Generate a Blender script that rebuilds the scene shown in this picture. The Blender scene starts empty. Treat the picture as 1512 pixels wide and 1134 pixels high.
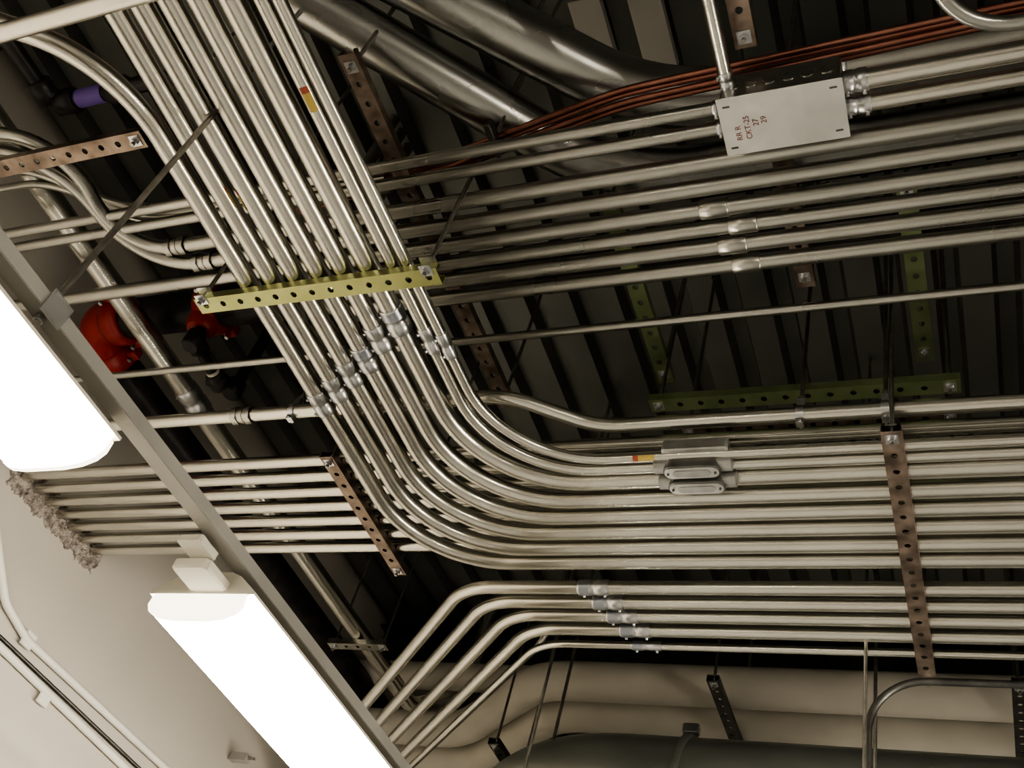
import bpy, math, random
from mathutils import Vector, Matrix, noise
random.seed(4)
S = bpy.context.scene
EYE = 1.6
F = 1560.0
# ---------------------------------------------------------------- camera
right = Vector((.9147, .3218, .2414)); fwd = Vector((-.3953, .6105, .6833)).normalized()
right = (right - fwd*right.dot(fwd)).normalized()
down = fwd.cross(right)
cam_d = bpy.data.cameras.new("camera"); cam = bpy.data.objects.new("camera", cam_d)
S.collection.objects.link(cam)
cam.matrix_world = Matrix(((right.x, -down.x, -fwd.x, 0), (right.y, -down.y, -fwd.y, 0), (right.z, -down.z, -fwd.z, EYE), (0, 0, 0, 1)))
cam_d.sensor_width = 36; cam_d.lens = F/1512*36; cam_d.clip_start = .02
S.camera = cam

def ray(u, v):
    return right*(u-756) + down*(v-567) + fwd*F
def U(u, v, h):           # survey onto a horizontal plane h above eye level
    d = ray(u, v); p = d*(h/d.z); p.z = EYE+h; return p
def UX(u, v, X):          # survey onto the plane x = X
    d = ray(u, v); p = d*(X/d.x); p.z += EYE; return p
def Yat(u, v, h): return U(u, v, h).y
def Xat(u, v, h): return U(u, v, h).x

XL, XR, YN, YF = -2.78, 3.2, -2.6, 6.5
HD = 2.65; ZD = EYE+HD

# ---------------------------------------------------------------- materials
def newmat(name):
    m = bpy.data.materials.new(name); m.use_nodes = True
    nt = m.node_tree; b = nt.nodes["Principled BSDF"]; return m, nt, b
def mat(name, c1, c2=None, metal=0., r=(.4, .5), scale=8., bump=0., bscale=60., stretch=None, detail=2):
    m, nt, b = newmat(name)
    b.inputs["Metallic"].default_value = metal
    if c2 is None: c2 = c1
    tc = nt.nodes.new("ShaderNodeTexCoord")
    n = nt.nodes.new("ShaderNodeTexNoise"); n.inputs["Scale"].default_value = scale; n.inputs["Detail"].default_value = detail
    nt.links.new(tc.outputs["Object"], n.inputs["Vector"])
    cr = nt.nodes.new("ShaderNodeValToRGB"); cr.color_ramp.elements[0].position = .3; cr.color_ramp.elements[1].position = .7
    cr.color_ramp.elements[0].color = (*c1, 1); cr.color_ramp.elements[1].color = (*c2, 1)
    nt.links.new(n.outputs["Fac"], cr.inputs[0]); nt.links.new(cr.outputs[0], b.inputs["Base Color"])
    mr = nt.nodes.new("ShaderNodeMapRange"); mr.inputs[1].default_value = .3; mr.inputs[2].default_value = .7
    mr.inputs[3].default_value = r[0]; mr.inputs[4].default_value = r[1]
    nt.links.new(n.outputs["Fac"], mr.inputs[0]); nt.links.new(mr.outputs[0], b.inputs["Roughness"])
    if bump:
        n2 = nt.nodes.new("ShaderNodeTexNoise"); n2.inputs["Scale"].default_value = bscale; n2.inputs["Detail"].default_value = 3
        nt.links.new(tc.outputs["Object"], n2.inputs["Vector"])
        bp = nt.nodes.new("ShaderNodeBump"); bp.inputs["Strength"].default_value = bump; bp.inputs["Distance"].default_value = .004
        nt.links.new(n2.outputs["Fac"], bp.inputs["Height"]); nt.links.new(bp.outputs[0], b.inputs["Normal"])
    return m
def emis(name, c, s):
    m, nt, b = newmat(name); b.inputs["Base Color"].default_value = (.8, .78, .72, 1); b.inputs["Emission Color"].default_value = (*c, 1)
    b.inputs["Emission Strength"].default_value = s; b.inputs["Roughness"].default_value = .5; return m

M_EMT = mat("galvanized_emt", (.64, .625, .575), (.72, .705, .65), 1, (.235, .265), 5)
M_EMT2 = mat("galvanized_emt_dull", (.46, .455, .425), (.53, .525, .49), 1, (.27, .30), 5)
M_BIG = mat("galvanized_pipe_dark", (.42, .42, .405), (.52, .52, .50), 1, (.26, .30), 5)
M_FLEX = mat("dark_flex", (.12, .12, .12), (.20, .20, .19), .9, (.35, .45), 20)
M_ZINC = mat("zinc_fitting", (.60, .61, .63), (.68, .69, .71), 1, (.28, .32), 20)
M_GOLD = mat("yellow_zinc_strut", (.40, .42, .20), (.52, .54, .29), .85, (.3, .42), 12)
M_GREEN = mat("green_strut", (.26, .33, .17), (.38, .45, .26), .8, (.35, .5), 12)
M_RUST = mat("bronze_zinc_strut", (.19, .15, .125), (.42, .34, .29), .85, (.3, .45), 24)
M_STEEL = mat("dark_steel", (.10, .10, .10), (.18, .18, .17), .9, (.35, .5), 20)
M_ROD = mat("rod_steel", (.36, .35, .33), (.50, .49, .46), 1, (.3, .4), 40)
M_BLACK = mat("black_iron", (.018, .018, .02), (.05, .045, .045), .4, (.3, .45), 15)
M_RED = mat("red_coupling", (.28, .018, .014), (.36, .03, .022), 0, (.3, .4), 15)
M_PURPLE = mat("purple_band", (.16, .10, .36), None, 0, (.4, .5))
M_COPPER = mat("copper", (.36, .16, .12), (.48, .25, .20), 1, (.25, .4), 15)
M_WALL = mat("wall_paint", (.42, .395, .35), (.46, .43, .385), 0, (.6, .75), 2, .1, 60)
M_WALL2 = mat("wall_paint_grey", (.26, .25, .235), (.30, .29, .27), 0, (.6, .75), 2)
M_ROUGH = mat("broken_concrete", (.13, .11, .10), (.42, .38, .34), 0, (.8, .95), 60, 1., 120)
M_DECK = mat("deck_metal", (.15, .155, .148), (.22, .225, .21), .6, (.32, .48), 3)
M_FLOOR = mat("concrete_floor", (.11, .108, .102), (.16, .157, .15), 0, (.5, .7), 2)
M_INSUL = mat("pipe_insulation", (.60, .565, .50), (.68, .645, .58), 0, (.5, .65), 5, .25, 18)
M_DUCT = mat("duct_sheet_metal", (.46, .48, .45), (.58, .60, .56), .8, (.32, .45), 4, .1, 10)
M_PAINT = mat("white_enamel", (.60, .575, .50), (.64, .615, .54), 0, (.3, .4), 3)
M_CHAN = mat("channel_paint", (.34, .33, .31), (.42, .41, .38), .3, (.4, .5), 6)
M_WIRE = mat("white_conduit", (.60, .58, .53), (.66, .64, .58), 0, (.4, .5), 6)
M_PLATE = mat("bright_plate", (.64, .64, .62), (.72, .72, .70), 1, (.34, .42), 20)
M_CAST = mat("cast_aluminium", (.30, .30, .29), (.40, .40, .39), .7, (.4, .5), 30)
M_CASTD = mat("cast_body_dark", (.15, .15, .145), (.22, .22, .21), .7, (.4, .5), 30)
M_LABY = mat("label_yellow", (.50, .38, .12), None, 0, (.4, .5))
M_LABR = mat("label_red", (.38, .10, .06), None, 0, (.4, .5))
M_BLUE = mat("label_print", (.46, .49, .56), (.54, .57, .63), .9, (.28, .38), 20)
M_INK = mat("marker_ink", (.20, .07, .07), None, 0, (.5, .6))
M_GLINT = mat("deck_glint", (.60, .58, .54), (.7, .68, .64), .3, (.4, .55), 5)  # pale colour carries the light reflected by the deck
M_LENS = emis("acrylic_lens_lit", (1., .925, .79), 42.)
M_LSIDE = emis("acrylic_lens_side", (1., .925, .79), 55.)
M_LSIDE2 = emis("acrylic_lens_side_dim", (1., .90, .70), 14.)  # weaker, creamier emission for the first fixture's camera-facing side
M_LEND = emis("acrylic_lens_end", (1., .91, .74), 1.2)

# ---------------------------------------------------------------- mesh builder
class MB:
    def __init__(s, name): s.name = name; s.v = []; s.f = []; s.fm = []; s.sm = []; s.mats = []
    def mi(s, m):
        if m not in s.mats: s.mats.append(m)
        return s.mats.index(m)
    def add(s, vs, fs, m, smooth=False):
        o = len(s.v); s.v += [Vector(x) for x in vs]; k = s.mi(m)
        for f in fs: s.f.append([i+o for i in f]); s.fm.append(k); s.sm.append(smooth)
    def box(s, c, sx, sy, sz, m, rot=None, bev=0.):
        c = Vector(c); R = rot or Matrix.Identity(3); hx, hy, hz = sx/2, sy/2, sz/2
        if bev <= 0:
            vs = [c+R@Vector((x*hx, y*hy, z*hz)) for z in (-1, 1) for y in (-1, 1) for x in (-1, 1)]
            s.add(vs, [(0, 2, 3, 1), (4, 5, 7, 6), (0, 1, 5, 4), (2, 6, 7, 3), (0, 4, 6, 2), (1, 3, 7, 5)], m)
        else:
            ring = lambda z, e: [c+R@Vector((x, y, z)) for x, y in ((-hx+bev+e, -hy+e), (hx-bev-e, -hy+e), (hx-e, -hy+bev+e), (hx-e, hy-bev-e), (hx-bev-e, hy-e), (-hx+bev+e, hy-e), (-hx+e, hy-bev-e), (-hx+e, -hy+bev+e))]
            q = min(bev*.5, hz*.9)
            rs = [ring(-hz, q), ring(-hz+q, 0), ring(hz-q, 0), ring(hz, q)]
            vs = sum(rs, []); fs = [tuple(range(7, -1, -1)), tuple(range(24, 32))]
            for k in range(3):
                for i in range(8): j = (i+1) % 8; fs.append((k*8+i, k*8+j, (k+1)*8+j, (k+1)*8+i))
            s.add(vs, fs, m)
    def tube(s, path, r, m, n=20, caps=True):
        P = [Vector(p) for p in path]; N = len(P); T = []
        for i in range(N):
            t = (P[min(i+1, N-1)]-P[max(i-1, 0)]); T.append(t.normalized())
        up = Vector((0, 0, 1)) if abs(T[0].z) < .9 else Vector((1, 0, 0))
        a = T[0].cross(up).normalized(); vs = []
        rr = r if isinstance(r, (list, tuple)) else [r]*N
        for i in range(N):
            a = (a-T[i]*a.dot(T[i])).normalized(); b = T[i].cross(a)
            for k in range(n):
                th = 2*math.pi*k/n; vs.append(P[i]+(a*math.cos(th)+b*math.sin(th))*rr[i])
        fs = []
        for i in range(N-1):
            for k in range(n):
                j = (k+1) % n; fs.append((i*n+k, i*n+j, (i+1)*n+j, (i+1)*n+k))
        s.add(vs, fs, m, True)
        if caps:
            s.add(vs[:n], [tuple(range(n-1, -1, -1))], m); s.add(vs[-n:], [tuple(range(n))], m)
    def cyl(s, p0, p1, r, m, n=16): s.tube([p0, p1], r, m, n)
    def build(s, parent=None):
        me = bpy.data.meshes.new(s.name); me.from_pydata([tuple(v) for v in s.v], [], s.f)
        for m in s.mats: me.materials.append(m)
        me.polygons.foreach_set("material_index", s.fm); me.polygons.foreach_set("use_smooth", s.sm)
        me.update(); o = bpy.data.objects.new(s.name, me); S.collection.objects.link(o)
        if parent: o.parent = parent
        return o

def fillet(pts, R, seg=14):
    pts = [Vector(p) for p in pts]
    if not isinstance(R, (list, tuple)): R = [R]*len(pts)
    out = [pts[0]]
    for i in range(1, len(pts)-1):
        a, p, b = pts[i-1], pts[i], pts[i+1]
        d1 = (a-p); d2 = (b-p); l1, l2 = d1.length, d2.length; d1.normalize(); d2.normalize()
        ang = d1.angle(d2); turn = math.pi-ang
        if turn < .01: out.append(p); continue
        t = min(R[i]*math.tan(turn/2), l1*.49 if i > 1 else l1*.95, l2*.49 if i < len(pts)-2 else l2*.95)
        r = t/math.tan(turn/2); c = p+(d1+d2).normalized()*(r/math.cos(turn/2))
        s0 = p+d1*t-c; s1 = p+d2*t-c; tot = s0.angle(s1); ax = s0.cross(s1).normalized()
        for k in range(seg+1): out.append(c+Matrix.Rotation(tot*k/seg, 3, ax)@s0)
    out.append(pts[-1]); return out

def coupling(b, c, d, r, L=.07, m=None, blue=False):
    m = m or M_ZINC; c = Vector(c); d = Vector(d).normalized()
    e = r*.10+.001
    b.tube([c-d*L/2, c-d*(L/2-.003), c-d*L*.10, c-d*L*.08, c+d*L*.08, c+d*L*.10, c+d*(L/2-.003), c+d*L/2],
           [r+e*.6, r+e, r+e, r+e*.5, r+e*.5, r+e, r+e, r+e*.6], m, 24)
    if blue: b.tube([c-d*L*.44, c-d*L*.12], r+e+.0004, M_BLUE, 24)
    side = d.cross(Vector((0, 0, 1))).normalized()
    for k in (-.34, .34):
        for sd in ((Vector((0, 0, -1))-side*.9).normalized(),):
            q = c+d*L*k+sd*(r+e*.6)
            b.cyl(q, q+sd*.006, .004, m, 8)
def plain_coupling(b, c, d, r, L=.06):
    c = Vector(c); d = Vector(d).normalized()
    b.tube([c-d*L/2, c-d*(L/2-.002), c+d*(L/2-.002), c+d*L/2], [r+.001, r+.003, r+.003, r+.001], M_EMT2, 20)
def compr(b, c, d, r, L=.06):
    c = Vector(c); d = Vector(d).normalized()
    for s, w in ((-.35, .3), (0, .22), (.35, .3)):
        b.tube([c+d*L*(s-w/2), c+d*L*(s+w/2)], r*(1.42 if s else 1.2), M_EMT2, 6 if s else 16)
    b.tube([c-d*L/2, c+d*L/2], r*1.12, M_EMT2, 16)
def label(b, c, d, r, L=.05, yaw=0.):
    c = Vector(c); d = Vector(d).normalized(); sd = d.cross(Vector((0, 0, 1))).normalized(); up = Vector((0, 0, 1))
    for (x0, x1, m) in ((-L/2, -L*.25, M_LABR), (-L*.25, L/2, M_LABY)):
        vs = []; K = 8
        for k in range(K+1):
            th = yaw-.55+1.1*k/K; o = (sd*math.sin(th)-up*math.cos(th))*(r+.0008); vs += [c+d*x0+o, c+d*x1+o]
        b.add(vs, [(2*k, 2*k+1, 2*k+3, 2*k+2) for k in range(K)], m, True)

def conduit(name, pts, r, R=.28, m=None, coups=(), labels=(), n=20, blue=False, comp=(), cl=.07, plain=()):
    b = MB(name); b.tube(fillet(pts, R), r, m or M_EMT, n)
    for c, d in coups: coupling(b, c, d, r, cl, None, blue)
    for c, d in plain: plain_coupling(b, c, d, r)
    for c, d in comp: compr(b, c, d, r)
    for c, d, yw in labels: label(b, c, d, r, yaw=yw)
    return b.build()

def nut(b, p, s=.009, t=.008, m=None): b.tube([p, p+Vector((0, 0, t))], s, m or M_ZINC, 6)

def strut_geo(b, p0, p1, m, w=.041, hh=.021, pitch=.0476, hr=.0072):
    p0 = Vector(p0); p1 = Vector(p1); d = (p1-p0); L = d.length; d.normalize()
    sd = Vector((0, 0, 1)).cross(d).normalized(); up = d.cross(sd)
    nc = max(1, round(L/pitch)); pc = L/nc; K = 16
    for i in range(nc):
        c = p0+d*(pc*(i+.5)); inn = []; out = []; inn2 = []
        for k in range(K):
            th = 2*math.pi*k/K; cx, cy = math.cos(th), math.sin(th)
            inn.append(c+d*cx*hr+sd*cy*hr); inn2.append(inn[-1]+up*.0025)
            q = max(abs(cx), abs(cy)); out.append(c+d*(cx/q*pc/2)+sd*(cy/q*w/2))
        vs = inn+out+inn2; fs = []
        for k in range(K):
            j = (k+1) % K; fs.append((k, K+k, K+j, j)); fs.append((2*K+k, k, j, 2*K+j))
        b.add(vs, fs, m)
    t = .0025
    for s in (-1, 1):
        a = sd*s*w/2
        inn = -sd*s*t; q0, q1 = a, a+up*hh
        vs = [p0+q0, p1+q0, p1+q1, p0+q1, p0+q0+inn, p1+q0+inn, p1+q1+inn, p0+q1+inn]
        b.add(vs, [(0, 1, 2, 3), (4, 7, 6, 5), (0, 3, 7, 4), (1, 5, 6, 2), (3, 2, 6, 7)], m)
        a2 = a+up*hh; a3 = a2-sd*s*.009; a4 = a3-up*.006
        b.add([p0+a2, p1+a2, p1+a3, p0+a3, p0+a4, p1+a4], [(0, 1, 2, 3), (3, 2, 5, 4)], m)

def trapeze(name, p0, p1, m, rods=None, hh=.021, rtop=ZD, rodoff=(0, 0), **k):
    b = MB(name); strut_geo(b, p0, p1, m, hh=hh, **k)
    p0 = Vector(p0); p1 = Vector(p1); d = (p1-p0).normalized()
    if rods is None: rods = [p0+d*.022, p1-d*.022]
    for q in rods:
        q = Vector(q)+Vector((rodoff[0], rodoff[1], 0))
        b.cyl(q-Vector((0, 0, .018)), Vector((q.x, q.y, rtop)), .0048, M_ROD, 10)
        nut(b, q-Vector((0, 0, .010)))
        b.box(q-Vector((0, 0, .001)), .026, .026, .002, M_ZINC)
        b.box(q+Vector((0, 0, hh+.002)), .034, .034, .004, M_ZINC); nut(b, q+Vector((0, 0, hh+.004)))
    return b.build()

V = Vector
# ---------------------------------------------------------------- room shell
def slab(name, lo, hi, m):
    b = MB(name); c = (V(lo)+V(hi))/2; d = V(hi)-V(lo); b.box(c, d.x, d.y, d.z, m); return b.build()
slab("floor", (XL-.15, YN-.15, -.15), (XR+.15, YF+.15, 0), M_FLOOR)
slab("wall_left", (XL-.15, YN, 0), (XL, YF, ZD+.1), M_WALL)
slab("wall_right", (XR, YN, 0), (XR+.15, YF, ZD+.1), M_WALL2)
slab("wall_front", (XL-.15, YN-.15, 0), (XR+.15, YN, ZD+.1), M_WALL2)
slab("wall_back", (XL-.15, YF, 0), (XR+.15, YF+.15, ZD+.1), M_WALL2)
# fluted deck: ribs run along y
b = MB("ceiling"); prof = []; x = XL-.1; P = .16
while x < XR+.1:
    prof += [(x, 0), (x+.085, 0), (x+.100, .045), (x+.145, .045)]; x += P
vs = [(px, YN, ZD+pz) for px, pz in prof]+[(px, YF, ZD+pz) for px, pz in prof]; n = len(prof)
b.add(vs, [(i, n+i, n+i+1, i+1) for i in range(n-1)], M_DECK)
b.box(((XL+XR)/2, (YN+YF)/2, ZD+.12), XR-XL+.3, YF-YN+.3, .05, M_DECK)
b.build()
# steel beam
def beam(name, y, h, d=.2, w=.12):
    b = MB(name); L = XR-XL; xc = (XL+XR)/2
    b.box((xc, y, EYE+h), L, w, .012, M_STEEL); b.box((xc, y, EYE+h+d), L, w, .012, M_STEEL); b.box((xc, y, EYE+h+d/2), L, .01, d, M_STEEL)
    b.build()
beam("steel_beam", 3.95, HD-.22)

# ---------------------------------------------------------------- main conduit bank
HM = 1.602
xs = [Xat(u, 425, HM) for u in (372, 410, 447, 484, 521, 560, 600, 622)]
ys = [Yat(1345, v, HM) for v in (826, 802, 776, 750, 723, 693, 670, 652)]
rr = [.0215, .0215, .0215, .0215, .0215, .0235, .0145, .0125]
cpx = [(482, 592), (507, 570), (530, 547), (557, 525), (583, 494), (613, 468), (655, 495), (681, 503)]
for i in range(8):
    X, Y, r = xs[i], ys[i], rr[i]; z = EYE+1.581+r
    if i == 0: pts = [(XL, -.31, z), (X, .54, z), (X, Y, z), (XR, Y, z)]; R = [0, .3, .28, 0]
    else: pts = [(X, YN, z), (X, Y, z), (XR, Y, z)]; R = .28 if i < 6 else .26
    cy = Yat(*cpx[i], HM); lab = []
    if i == 6: lab = [(V((X, Yat(466, 138, HM), z)), (0, 1, 0), .3)]
    if i == 2: lab = [(V((X, Yat(352, 290, HM), z)), (0, 1, 0), -1.0)]
    if i == 7: lab = [(V((Xat(948, 657, HM), Y, z)), (1, 0, 0), .6)]
    conduit("emt_conduit", pts, r, R, coups=[((X, cy, z), (0, 1, 0))], labels=lab, n=24, blue=(i in (3, 5)))
zs = EYE+1.56
trapeze("trapeze_hanger", (-1.56, 1.09, zs), (-.955, 1.09, zs), M_GOLD, rodoff=(0, -.018))
trapeze("trapeze_hanger", (-.15, 1.60, zs), (-.15, 2.52, zs), M_RUST)

# lower five conduits with 45 degree kicks
dv = [868, 892, 914, 937, 959]; cx = [893, 905, 917, 927, 935]; kx = [(672, 843), (708, 866), (745, 888), (775, 910), (790, 931)]
for i in range(5):
    r = [.0185, .0185, .0185, .0185, .011][i]; z = EYE+1.581+r
    Y = Yat(1345, dv[i], HM); Xc = Xat(*kx[i], HM)
    pts = [(XR, Y, z), (Xc, Y, z), (XL, Y+(Xc-XL)*1.05, z)]
    conduit("emt_conduit", pts, r, .2, coups=[((Xat(cx[i], 900, HM), Y, z), (1, 0, 0))], n=20, blue=True, cl=.085)
p = U(812, 938, 1.66)
conduit("emt_conduit", [(p.x, p.y, ZD), (p.x, p.y, p.z), (XL, p.y+(p.x-XL)*1.05, p.z)], .0095, .12)

# ---------------------------------------------------------------- wall bank
g0, g1 = Yat(300, 688, 1.73), Yat(300, 810, 1.73); HG = 1.73
for i in range(7):
    Y = g0+(g1-g0)*i/6; r = .0175
    conduit("emt_conduit", [(XL, Y, EYE+HG), (XR, Y, EYE+HG)], r, m=M_EMT)
trapeze("trapeze_hanger", (-1.60, g0-.05, EYE+HG-.039), (-1.60, g1+.09, EYE+HG-.039), M_RUST)
b = MB("wall_penetration_patch"); nx, ny = 150, 36; y0, y1 = g0-.04, g1+.055; z0, z1 = EYE+HG-.062, EYE+HG+.045
vs = []
for j in range(ny+1):
    for i in range(nx+1):
        fy = i/nx; fz = j/ny
        zlo = z0+.018*noise.noise(V((fy*14, 3, 1)))+.014*noise.noise(V((fy*60, 3, 1))); zhi = z1+.018*noise.noise(V((fy*14, 9, 1)))
        ylo = y0+.02*noise.noise(V((fz*4, 7, 2))); yhi = y1+.02*noise.noise(V((fz*4, 17, 2)))
        yy = ylo+(yhi-ylo)*fy; zz = zlo+(zhi-zlo)*fz
        edge = i in (0, nx) or j in (0, ny)
        q = .5*noise.noise(V((yy*30, zz*30, 1)))+.6*noise.noise(V((yy*90, zz*90, 5)))+.5*noise.noise(V((yy*190, zz*190, 5)))
        vs.append((XL+(-.001 if edge else .002+.013*abs(q)), yy, zz))
b.add(vs, [(j*(nx+1)+i, j*(nx+1)+i+1, (j+1)*(nx+1)+i+1, (j+1)*(nx+1)+i) for j in range(ny) for i in range(nx)], M_ROUGH)
b.build()

# ---------------------------------------------------------------- upper bank (runs along x)
HU = 1.85; ZU = EYE+HU
def Ym(a, b, h): return (Yat(*a, h)+Yat(*b, h))/2
pl = [((560, 243), (1060, 165), .0135), ((560, 270), (1060, 195), .0135), ((610, 305), (1512, 172), .018), ((625, 334), (1512, 212), .018),
      ((630, 362), (1512, 250), .018), ((640, 386), (1512, 283), .0165), ((650, 407), (1512, 317), .018), ((655, 433), (1512, 350), .018)]
cpl = {4: 1063, 5: 1100, 6: 1078, 7: 1092}; PY = []
bx0, bx1 = -.385, -.17
for i, (a, c, r) in enumerate(pl):
    Y = Ym(a, c, HU); PY.append(Y)
    pc = [((Xat(cpl[i], 340, HU), Y, ZU), (1, 0, 0))] if i in cpl else []
    if i < 2:
        conduit("emt_conduit", [(XL, Y, ZU), (bx0, Y, ZU)], r, m=M_EMT2, coups=[((bx0-.012, Y, ZU), (1, 0, 0))], cl=.03)
    elif i in (2, 3):
        A, B = ((-70, 160), (88, 195)) if i == 2 else ((-70, 190), (70, 222)); xe = Xat(178 if i == 2 else 200, 375, HU)
        B = U(*B, HU); A = U(*A, HU)
        conduit("emt_conduit", [(XL, A.y-.02, ZU), B, (xe, Y, ZU), (XR, Y, ZU)], r, [0, .22, .20, 0], m=M_EMT2,
                comp=[((Xat(270 if i == 2 else 296, 375, HU), Y, ZU), (1, 0, 0))], plain=pc)
    elif i in (5, 6, 7):
        xe = -1.53
        conduit("emt_conduit", [(xe, Y, ZD), (xe, Y, ZU), (XR, Y, ZU)], r, .12, m=M_EMT2, plain=pc)
    else:
        conduit("emt_conduit", [(XL, Y, ZU), (XR, Y, ZU)], r, m=M_EMT2, plain=pc)
Y9 = Ym((700, 499), (1512, 426), HU)
conduit("emt_conduit", [(XL, Y9, ZU), (XR, Y9, ZU)], .0105, m=M_EMT2)
# offset conduit
h9 = 1.675; ya = Ym((230, 617), (470, 612), h9); yb = Ym((960, 619), (1512, 600), h9); xa = Xat(755, 597, h9); xb = Xat(880, 620, h9)
conduit("emt_conduit", [(XL, ya, EYE+h9), (xa, ya, EYE+h9), (xb, yb, EYE+h9), (XR, yb, EYE+h9)], .0175, .2,
        comp=[((Xat(360, 614, h9), ya, EYE+h9), (1, 0, 0))])
# struts over the upper bank
def topstrut(name, u, v, h, ya, yb, m):
    X = Xat(u, v, h); trapeze(name, (X, ya, EYE+h), (X, yb, EYE+h), m, rods=[V((X, ya+.03, EYE+h)), V((X, yb-.03, EYE+h))])
topstrut("strut_channel", 712, 520, 1.90, .74, 1.78, M_RUST)
topstrut("strut_channel", 962, 497, 1.95, 1.2, 1.78, M_GREEN)
topstrut("strut_channel", 1192, 430, 1.95, 1.1, 1.52, M_RUST)
topstrut("strut_channel", 1363, 500, 2.0, 1.3, 1.82, M_GREEN)
# cross struts below right
q0, q1 = U(957, 592, 1.78), U(1420, 579, 1.78); q0.y = q1.y = (q0.y+q1.y)/2
trapeze("strut_channel", q0, q1, M_GREEN)
q0, q1 = U(1000, 629, 1.80), U(1420, 625, 1.80); q0.y = q1.y = (q0.y+q1.y)/2
trapeze("strut_channel", q0, q1, M_RUST)
# pipe clamp hangers on offset conduit
def clamp_hanger(x, y, z, r, top=ZD, name="pipe_clamp_hanger"):
    b = MB(name); c = V((x, y, z)); b.tube([c-V((.008, 0, 0)), c+V((.008, 0, 0))], r+.003, M_ZINC, 20)
    b.box(c+V((0, 0, r+.012)), .016, .02, .024, M_ZINC); b.box(c-V((0, 0, r+.007)), .016, .018, .012, M_ZINC)
    b.cyl(c-V((0, .014, r+.008)), c-V((0, -.014, r+.008)), .0035, M_ZINC, 8)
    b.cyl((x, y, z+r+.02), (x, y, top), .0048, M_ROD, 10); nut(b, V((x, y, z+r+.026))); b.build()
clamp_hanger(Xat(1182, 612, h9), yb, EYE+h9, .0175); clamp_hanger(Xat(1308, 605, h9), yb, EYE+h9, .0175)
clamp_hanger(Xat(437, 612, h9), ya, EYE+h9, .0175)

# ---------------------------------------------------------------- junction box
e = bpy.data.objects.new("junction_box", None); S.collection.objects.link(e)
by0, by1 = .935, 1.048; bz = EYE+1.78
b = MB("enclosure"); b.box(((bx0+bx1)/2, (by0+by1)/2, bz+.045), bx1-bx0, by1-by0, .09, M_EMT2, bev=.004)
for k in range(6):
    q = V((bx0+.022+k*.034, by0, bz+.045)); b.tube([q-V((0, .0015, 0)), q+V((0, .001, 0))], .013, M_BIG, 18)
b.build(e)
b = MB("cover_plate"); b.box(((bx0+bx1)/2, (by0+by1)/2, bz-.001), bx1-bx0+.010, by1-by0+.008, .003, M_PLATE, bev=.002)
for sx, sy in ((bx0+.012, by0+.014), (bx1-.012, by0+.012), (bx0+.012, by1-.012), (bx1-.012, by1-.014)):
    b.box((sx, sy, bz-.003), .013, .003, .0015, M_STEEL)
b.build(e)
for t, oy, ln in (("RR R", .0, 0), ("CKT-25", .018, 0), ("27", .034, .025), ("29", .049, .028)):
    cu = bpy.data.curves.new("marker_writing", "FONT"); cu.body = t; cu.size = .0150; cu.extrude = .0001
    cu.materials.append(M_INK); o = bpy.data.objects.new("marker_writing", cu); S.collection.objects.link(o); o.parent = e
    o.matrix_world = Matrix(((0, -1, 0, bx0+.030+oy), (-1, 0, 0, by1-.026-ln), (0, 0, -1, bz-.0030), (0, 0, 0, 1)))
# right side conduits from box
for k, yy in enumerate((PY[0]-.005, PY[1])):
    conduit("emt_conduit", [(bx1, yy, ZU), (XR, yy, ZU)], [.019, .016][k], coups=[((bx1+.02, yy, ZU), (1, 0, 0))], cl=.045)
# conduit coming to the box along y
X = Xat(1072, 120, 1.82)
conduit("emt_conduit", [(X, YN, EYE+1.825), (X, by0, EYE+1.825)], .0125, coups=[((X, by0-.016, EYE+1.825), (0, 1, 0))], cl=.035)
X = Xat(1100, 60, 1.9)
trapeze("strut_channel", (X, .65, EYE+1.9), (X, .90, EYE+1.9), M_RUST)
# curve top right
q = [U(1340, -15, 1.7), U(1385, 55, 1.7), U(1530, 78, 1.7)]
q[0].y = YN; q[0].x = q[1].x-.02; q[2].y = q[1].y+.01; q[2].x = XR
conduit("emt_conduit", q, .0125, .12, m=M_BIG)

# ---------------------------------------------------------------- large pipes
def bigpipe(name, ya, xc, h, r, dx, dy, R, rings=()):
    z = EYE+h; L = 2.2
    b = MB(name); pts = [(XR, ya, z), (xc, ya, z), (xc-dx*L, ya-dy*L, z)]
    b.tube(fillet(pts, R, 24), r, M_BIG, 32)
    for x in rings: coupling(b, (x, ya, z), (1, 0, 0), r, .11)
    return b.build()
bigpipe("large_rigid_pipe", 1.13, -.60, 2.16, .07, .9, .81, .5, rings=(Xat(1215, 110, 2.16),))
bigpipe("large_rigid_pipe", 1.27, -.72, 2.10, .062, .9, .93, .5)
# copper refrigerant lines
XCU = xs[3]*1.96/1.602+.02
for k in range(4):
    o = k*.013; z = EYE+1.96+.006*(k % 2)
    pts = [(XCU-o, YN+.01, z), (XCU-o, 1.095+o, z), (-1.05, 1.045+o, z), (-.62, .965+o*1.1, z), (.1, .945+o*.9, z), (XR, .93+o, z)]
    conduit("copper_refrigerant_line", pts, .0065, [0, .06, .4, .8, .8, 0], m=M_COPPER, n=12)
b = MB("line_set_clamp"); c = V((Xat(727, 194, 1.96), 1.02, EYE+1.955)); b.box(c, .016, .085, .03, M_STEEL, bev=.004); b.cyl(c, c+V((0, 0, HD-1.955)), .004, M_ROD, 8); b.build()
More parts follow.
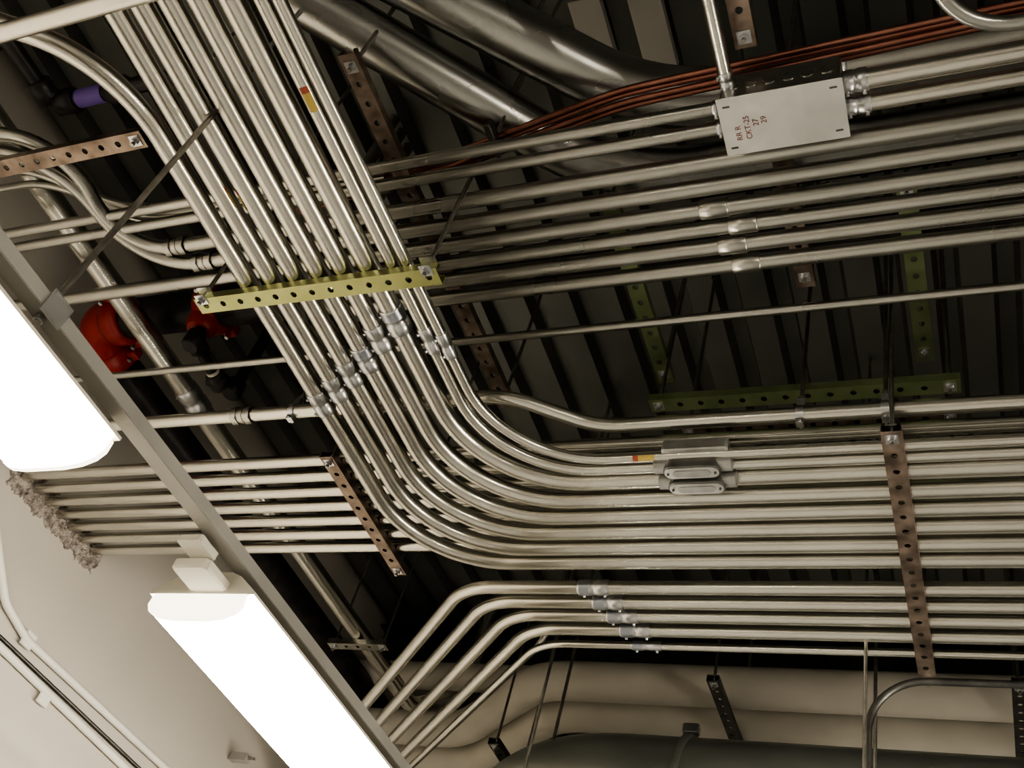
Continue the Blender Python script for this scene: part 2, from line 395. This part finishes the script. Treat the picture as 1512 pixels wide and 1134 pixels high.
# pale plates standing in for light reflected off the deck flutes
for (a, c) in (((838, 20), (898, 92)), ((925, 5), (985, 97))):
    A, B = U(*a, 2.6), U(*c, 2.6); b = MB("deck_glint_plate"); b.box(((A.x+B.x)/2+.01, (A.y+B.y)/2, EYE+2.62), .085, abs(A.y-B.y)+.04, .004, M_GLINT); b.box(((A.x+B.x)/2+.05, (A.y+B.y)/2, EYE+2.635), .004, abs(A.y-B.y)+.04, .03, M_GLINT); b.build()
# beam clamp on the deck near the big pipes
b = MB("beam_clamp"); c = U(780, 44, 2.45); b.box(c, .07, .03, .03, M_EMT2, bev=.006); b.cyl(c-V((.025, 0, .03)), c+V((-.025, 0, .03)), .006, M_ZINC, 6); b.cyl(c+V((.025, 0, -.03)), c+V((.025, 0, .03)), .006, M_ZINC, 6); b.cyl(c, V((c.x, c.y, ZD)), .005, M_ROD, 8); b.build()

# ---------------------------------------------------------------- left side piping
X = (Xat(100, 345, 2.0)+Xat(345, 660, 2.0))/2; z = EYE+2.0
b = MB("galvanized_pipe"); b.tube(fillet([(X, YN+.01, z), (X, 3.55, z), (X+.12, 3.75, z+.2), (X+.12, 3.75, ZD)], .12), .034, M_EMT, 24)
coupling(b, (X, Yat(283, 590, 2.0), z), (0, 1, 0), .034, .1); b.build()
A = U(478, 952, 1.95); trapeze("trapeze_hanger", (X-.12, A.y, EYE+1.945), (X+.14, A.y, EYE+1.945), M_EMT2)
# black sprinkler main
HB = 2.12; zb = EYE+HB; r = .062
Ea = U(132, 480, HB); Tt = U(318, 452, HB); yB = (Ea.y+Tt.y)/2
e = bpy.data.objects.new("sprinkler_pipe", None); S.collection.objects.link(e)
b = MB("black_main"); b.tube(fillet([(XR, yB, zb), (Ea.x, yB, zb), (Ea.x, 4.6, zb)], .11), r, M_BLACK, 28); b.build(e)
def grooved(nm, c, d, R=None):
    b = MB(nm); c = V(c); d = V(d).normalized(); sd = d.cross(V((0, 0, 1))).normalized(); R = R or r
    b.tube([c-d*.035, c-d*.03, c-d*.014, c+d*.014, c+d*.03, c+d*.035], [R+.006, R+.015, R+.021, R+.021, R+.015, R+.006], M_RED, 28)
    for s in (-1, 1):
        b.box(c+sd*s*(R+.028), .045, .035, .035, M_RED, bev=.006); b.cyl(c+sd*s*(R+.03)-V((0, 0, .035)), c+sd*s*(R+.03)+V((0, 0, .035)), .007, M_ZINC, 8)
    b.build(e)
grooved("grooved_coupling", (Ea.x+.14, yB, zb), (1, 0, 0)); grooved("grooved_coupling_b", (Ea.x, yB+.14, zb), (0, 1, 0))
b = MB("grooved_elbow"); b.tube(fillet([(Ea.x+.13, yB, zb), (Ea.x, yB, zb), (Ea.x, yB+.13, zb)], .11), r+.006, M_RED, 28); b.build(e)
grooved("grooved_tee_coupling", (Tt.x, yB, zb), (1, 0, 0))
b = MB("outlet_strap"); b.tube([(Tt.x-.01, yB, zb-.03), (Tt.x-.01, yB, zb-.09), (Tt.x-.01, yB, zb-.105)], [.05, .046, .036], M_RED, 20); b.build(e)
b = MB("branch_fittings"); pA = V((Tt.x, yB, zb-.09)); pB = U(290, 508, HB-.15); pC = U(322, 562, HB-.15); pD = U(346, 574, HB-.15); pE = pD+V((.0, -.0, .3)); pF = pE+V((.3, .05, 0))
pB.x = pA.x; pA2 = V((pA.x, pA.y, pB.z)); 
b.tube(fillet([pA, pA2, pB, pC, pD, pE, pF], .03, 6), .018, M_BLACK, 16)
for c, d in ((pA2, V((0, 0, 1))), (pB, pC-pB), (pC, pB-pC), (pC, pD-pC), (pD, V((0, 0, 1)))):
    d = d.normalized(); b.tube([c-d*.03, c-d*.025, c+d*.025, c+d*.03], [.023, .029, .029, .023], M_BLACK, 16)
d = (pB-pC).normalized(); b.tube([pC+d*.032, pC+d*.042], .0205, M_PAINT, 16)
b.build(e)
# purple band pipe, top left
e = bpy.data.objects.new("condensate_pipe", None); S.collection.objects.link(e)
b = MB("pipe_run"); A = U(20, 70, 1.95); B = U(65, 135, 1.95); C = U(100, 150, 1.95); D = U(185, 128, 1.95); D.y = C.y
b.tube(fillet([V((A.x-.05, A.y-.5, A.z)), A, B, C, V((D.x+.25, C.y, C.z))], .04, 6), .02, M_BLACK, 18)
for c, d in ((B, B-A), (C, V((1, 0, 0))), (C+V((.16, 0, 0)), V((1, 0, 0)))): d = d.normalized(); b.tube([c-d*.03, c-d*.025, c+d*.025, c+d*.03], [.024, .031, .031, .024], M_BLACK, 18)
b.build(e)
b = MB("purple_tape"); b.tube([C+V((.04, 0, 0)), C+V((.12, 0, 0))], .0225, M_PURPLE, 20); b.build(e)
# strut at left top + bright conduit
q0, q1 = U(0, 243, 1.75), U(216, 212, 1.75); q0.y = q1.y = (q0.y+q1.y)/2; q0.x = XL+.01
trapeze("trapeze_hanger", q0, q1, M_RUST)
Y = Yat(80, 27, 1.45); conduit("emt_conduit", [(XL, Y, EYE+1.45), (XR, Y, EYE+1.45)], .0165)
# swept thin conduits, upper left
for k in range(3):
    z = EYE+1.93; o = k*.05
    pts = [(XL, .78+o, z), (-2.2+o*.7, .80+o, z), (-1.95+o*.4, 1.02+o*.55, z), (-1.2, 1.03+o*.55, z)]
    conduit("emt_conduit", pts, .0105, .25, m=M_EMT2)

# ---------------------------------------------------------------- conduit outlet bodies
def outlet(name, u, v, Y, z, rc):
    X = Xat(u, v, HM); b = MB(name); L = .130; W = .040; zz = z-rc-.010
    def stad(l, w, z0, z1, m):
        K = 10; o = []
        for s, a0 in ((1, -math.pi/2), (-1, math.pi/2)):
            for k in range(K+1):
                th = a0+math.pi*k/K; o.append((X+s*(l/2-w/2)+math.cos(th)*w/2, Y+math.sin(th)*w/2))
        n = len(o); vs = [(p[0], p[1], z0) for p in o]+[(p[0], p[1], z1) for p in o]
        b.add(vs, [tuple(range(n-1, -1, -1)), tuple(range(n, 2*n))]+[(i, (i+1) % n, n+(i+1) % n, n+i) for i in range(n)], m)
    stad(L, W, zz, z+rc, M_CASTD); stad(L-.008, W-.006, zz-.004, zz, M_PLATE); stad(L-.045, W-.022, zz-.006, zz-.004, M_CAST)
    for s in (-1, 1):
        b.tube([(X+s*(L/2-.01), Y, z), (X+s*(L/2+.022), Y, z)], rc+.006, M_CAST, 16); b.tube([(X+s*(L/2-.012), Y, zz-.007), (X+s*(L/2-.012), Y, zz-.003)], .003, M_STEEL, 8)
    b.build()
outlet("conduit_outlet_body", 1022, 668, ys[6]-.016, EYE+1.583, .012)
outlet("conduit_outlet_body", 1030, 688, ys[6]+.029, EYE+1.576, .012)
b = MB("conduit_outlet_body"); X = Xat(1022, 650, HM); b.box((X, ys[7]-.006, EYE+1.606), .15, .034, .032, M_CAST, bev=.006); b.build()

# ---------------------------------------------------------------- insulated pipes + duct at far side
HI = 1.97; r = .072
Y1 = Yat(1150, 1018, HI); Y2 = Yat(1150, 1068, HI-.02)
for Y, u, v, h in ((Y1, 800, 1005, HI), (Y2, 825, 1052, HI-.02)):
    Xc = Xat(u, v, h); z = EYE+h
    conduit("insulated_pipe", [(XR-.01, Y, z), (Xc, Y, z), (Xc-.5, Y+.42, z), (XL+.01, Y+.42, z)], r, [0, .3, .3, 0], m=M_INSUL, n=32)
Yq = Yat(680, 1000, 2.2)
conduit("insulated_pipe", [(XL+.01, Yq, EYE+2.2), (-1.2, Yq, EYE+2.2), (-1.0, Yq+.2, EYE+2.2), (-1.0, YF-.01, EYE+2.2)], .06, .15, m=M_INSUL, n=28)
ZT = EYE+1.385
b = MB("round_duct"); b.tube(fillet([(XR-.01, 3.02, ZT), (-1.25, 3.02, ZT), (-1.7, 3.5, ZT), (-1.7, YF-.01, ZT)], .45), .232, M_DUCT, 48)
for x in (Xat(1000, 1100, 1.5), .9, 2.1): b.tube([(x-.012, 3.02, ZT), (x-.008, 3.02, ZT), (x+.008, 3.02, ZT), (x+.012, 3.02, ZT)], [.233, .243, .243, .233], M_DUCT, 48)
x = Xat(1000, 1100, 1.5); b.box((x, 3.02-.10, ZT+.235), .05, .03, .03, M_ZINC, bev=.004)
b.build()
A = U(1052, 1005, 1.85); trapeze("trapeze_hanger", (A.x, A.y, EYE+1.85), (A.x, A.y+.5, EYE+1.85), M_STEEL)
A = U(1505, 1010, 1.85); trapeze("trapeze_hanger", (A.x, A.y, EYE+1.85), (A.x, A.y+.5, EYE+1.85), M_STEEL)
A = U(728, 1098, 1.6); trapeze("trapeze_hanger", (A.x, A.y, EYE+1.6), (A.x, A.y+.3, EYE+1.6), M_STEEL)
for (u, v, h) in ((775, 1134, 1.28), (1276, 1134, 1.25), (1292, 1134, 1.35)):
    A = U(u, v, h); b = MB("threaded_rod"); b.cyl((A.x, A.y, EYE+.9), (A.x, A.y, ZD), .0048, M_ROD, 10); nut(b, V((A.x, A.y, EYE+.92))); b.box((A.x, A.y, EYE+.91), .04, .04, .005, M_ZINC); b.build()
# dark conduit low right
Ac = U(1283, 1003, 1.52); conduit("flexible_conduit", [(XR, Ac.y, Ac.z), (Ac.x, Ac.y, Ac.z), (Ac.x, Ac.y+.02, 0)], .0095, .14, m=M_FLEX)

# ---------------------------------------------------------------- light channel + fixtures
XC = -1.285
b = MB("lighting_channel"); HC = 1.0; zc = EYE+HC; w = .034; t = .003
b.box((XC, 1.7, zc), w, 8.4, t, M_CHAN)
for s in (-1, 1):
    b.box((XC+s*w/2, 1.7, zc+.012), t, 8.4, .025, M_CHAN); b.box((XC+s*(w/2-.005), 1.7, zc+.024), .010, 8.4, t, M_CHAN)
for yy in (-1.8, U(65, 455, 1.02).y, 2.9, 4.6):
    b.cyl((XC, yy, zc-.015), (XC, yy, ZD), .0055, M_ROD, 10); nut(b, V((XC, yy, zc-.012))); b.box((XC, yy, zc+.03), .05, .035, .006, M_ZINC); b.box((XC+.022, yy, zc+.012), .004, .045, .045, M_ZINC)
b.build()
def ext(e, xc, z, name, prof, m, ya, yb, caps=True, closed=True):
    b = MB(name); n = len(prof); vs = [(xc+x, ya, z+zz) for x, zz in prof]+[(xc+x, yb, z+zz) for x, zz in prof]
    b.add(vs, [(i, (i+1) % n, n+(i+1) % n, n+i) for i in range(n if closed else n-1)], m, False)
    if caps: b.add(vs[:n], [tuple(range(n))], m); b.add(vs[n:], [tuple(range(n-1, -1, -1))], m)
    b.build(e)
def fixture(xc, y0, y1, z, ms=None, nm="wraparound_light_fixture"):
    e = bpy.data.objects.new(nm, None); S.collection.objects.link(e); ms = ms or M_LSIDE
    ext(e, xc, z, "housing", [(-.05, 0), (.05, 0), (.075, -.010), (.122, -.044), (.122, -.050), (-.122, -.050), (-.122, -.044), (-.075, -.010)], M_PAINT, y0, y1)
    c = [(.106, -.0505), (.108, -.075), (.098, -.090), (.075, -.101), (.04, -.106), (-.04, -.106), (-.075, -.101), (-.098, -.090), (-.108, -.075), (-.106, -.0505)]
    a, d = y0+.006, y1-.006
    ext(e, xc, z, "lens_side_a", c[:3], ms, a, d, False, False)
    ext(e, xc, z, "lens_bottom", c[2:8], M_LENS, a, d, False, False)
    ext(e, xc, z, "lens_side_b", c[7:], M_LSIDE, a, d, False, False)
    for ya, yb, n2 in ((y0-.002, y0+.007, "lens_end_a"), (y1-.007, y1+.002, "lens_end_b")):
        ext(e, xc, z, n2, [(x*1.015, zz*1.01) for x, zz in c], M_LEND, ya, yb)
zf = EYE+HC-.004
fixture(XC-.09, -.33, .90, zf, M_LSIDE2); fixture(XC-.065, 1.31, 2.54, zf); fixture(XC-.06, -1.95, -.72, zf); fixture(XC-.06, 2.9, 4.13, zf)
fixture(1.1, -.9, .33, zf); fixture(1.1, 1.4, 2.63, zf)  # added row out of view, lights the conduits from the right
b = MB("added_fixture_rods")  # rods for the added row
for y in (-.7, .1, 1.6, 2.4): b.cyl((1.1, y, zf-.002), (1.1, y, ZD), .004, M_ROD, 8)
b.build()
b = MB("fixture_mounting_bracket"); b.box((XC-.05, 1.275, zf-.034), .085, .085, .022, M_PAINT, bev=.008); b.box((XC-.03, 1.215, zf-.016), .055, .06, .016, M_PAINT, bev=.004); b.build()

# ---------------------------------------------------------------- things on the left wall
def wp(u, v): return UX(u, v, XL+.02)
b = MB("surface_conduit"); b.tube(fillet([wp(-8, 770), wp(8, 890), wp(40, 945), wp(250, 1140), wp(700, 1560)], .12), .013, M_WIRE, 16); b.build()
b = MB("surface_conduit"); b.tube([wp(-60, 900), wp(0, 955), wp(185, 1134), wp(600, 1530)], .013, M_WIRE, 16); b.build()
b = MB("surface_cable"); b.tube([wp(-60, 885), wp(0, 940), wp(205, 1134), wp(600, 1500)], .006, M_STEEL, 12); b.build()
for u, v in ((42, 945), (66, 1030)):
    b = MB("conduit_strap"); c = wp(u, v); b.box(c, .012, .05, .05, M_WIRE, bev=.004); b.build()
b = MB("wall_bracket"); c = wp(345, 1118); b.box(c+V((.03, 0, 0)), .08, .03, .03, M_CHAN); b.cyl(c, c+V((.1, 0, 0)), .006, M_ROD, 8); b.build()

# ---------------------------------------------------------------- world / view
w = bpy.data.worlds.new("world"); S.world = w; w.use_nodes = True
w.node_tree.nodes["Background"].inputs[0].default_value = (.02, .02, .02, 1)
S.view_settings.view_transform = 'AgX'
S.view_settings.look = 'AgX - High Contrast'
S.view_settings.exposure = .95
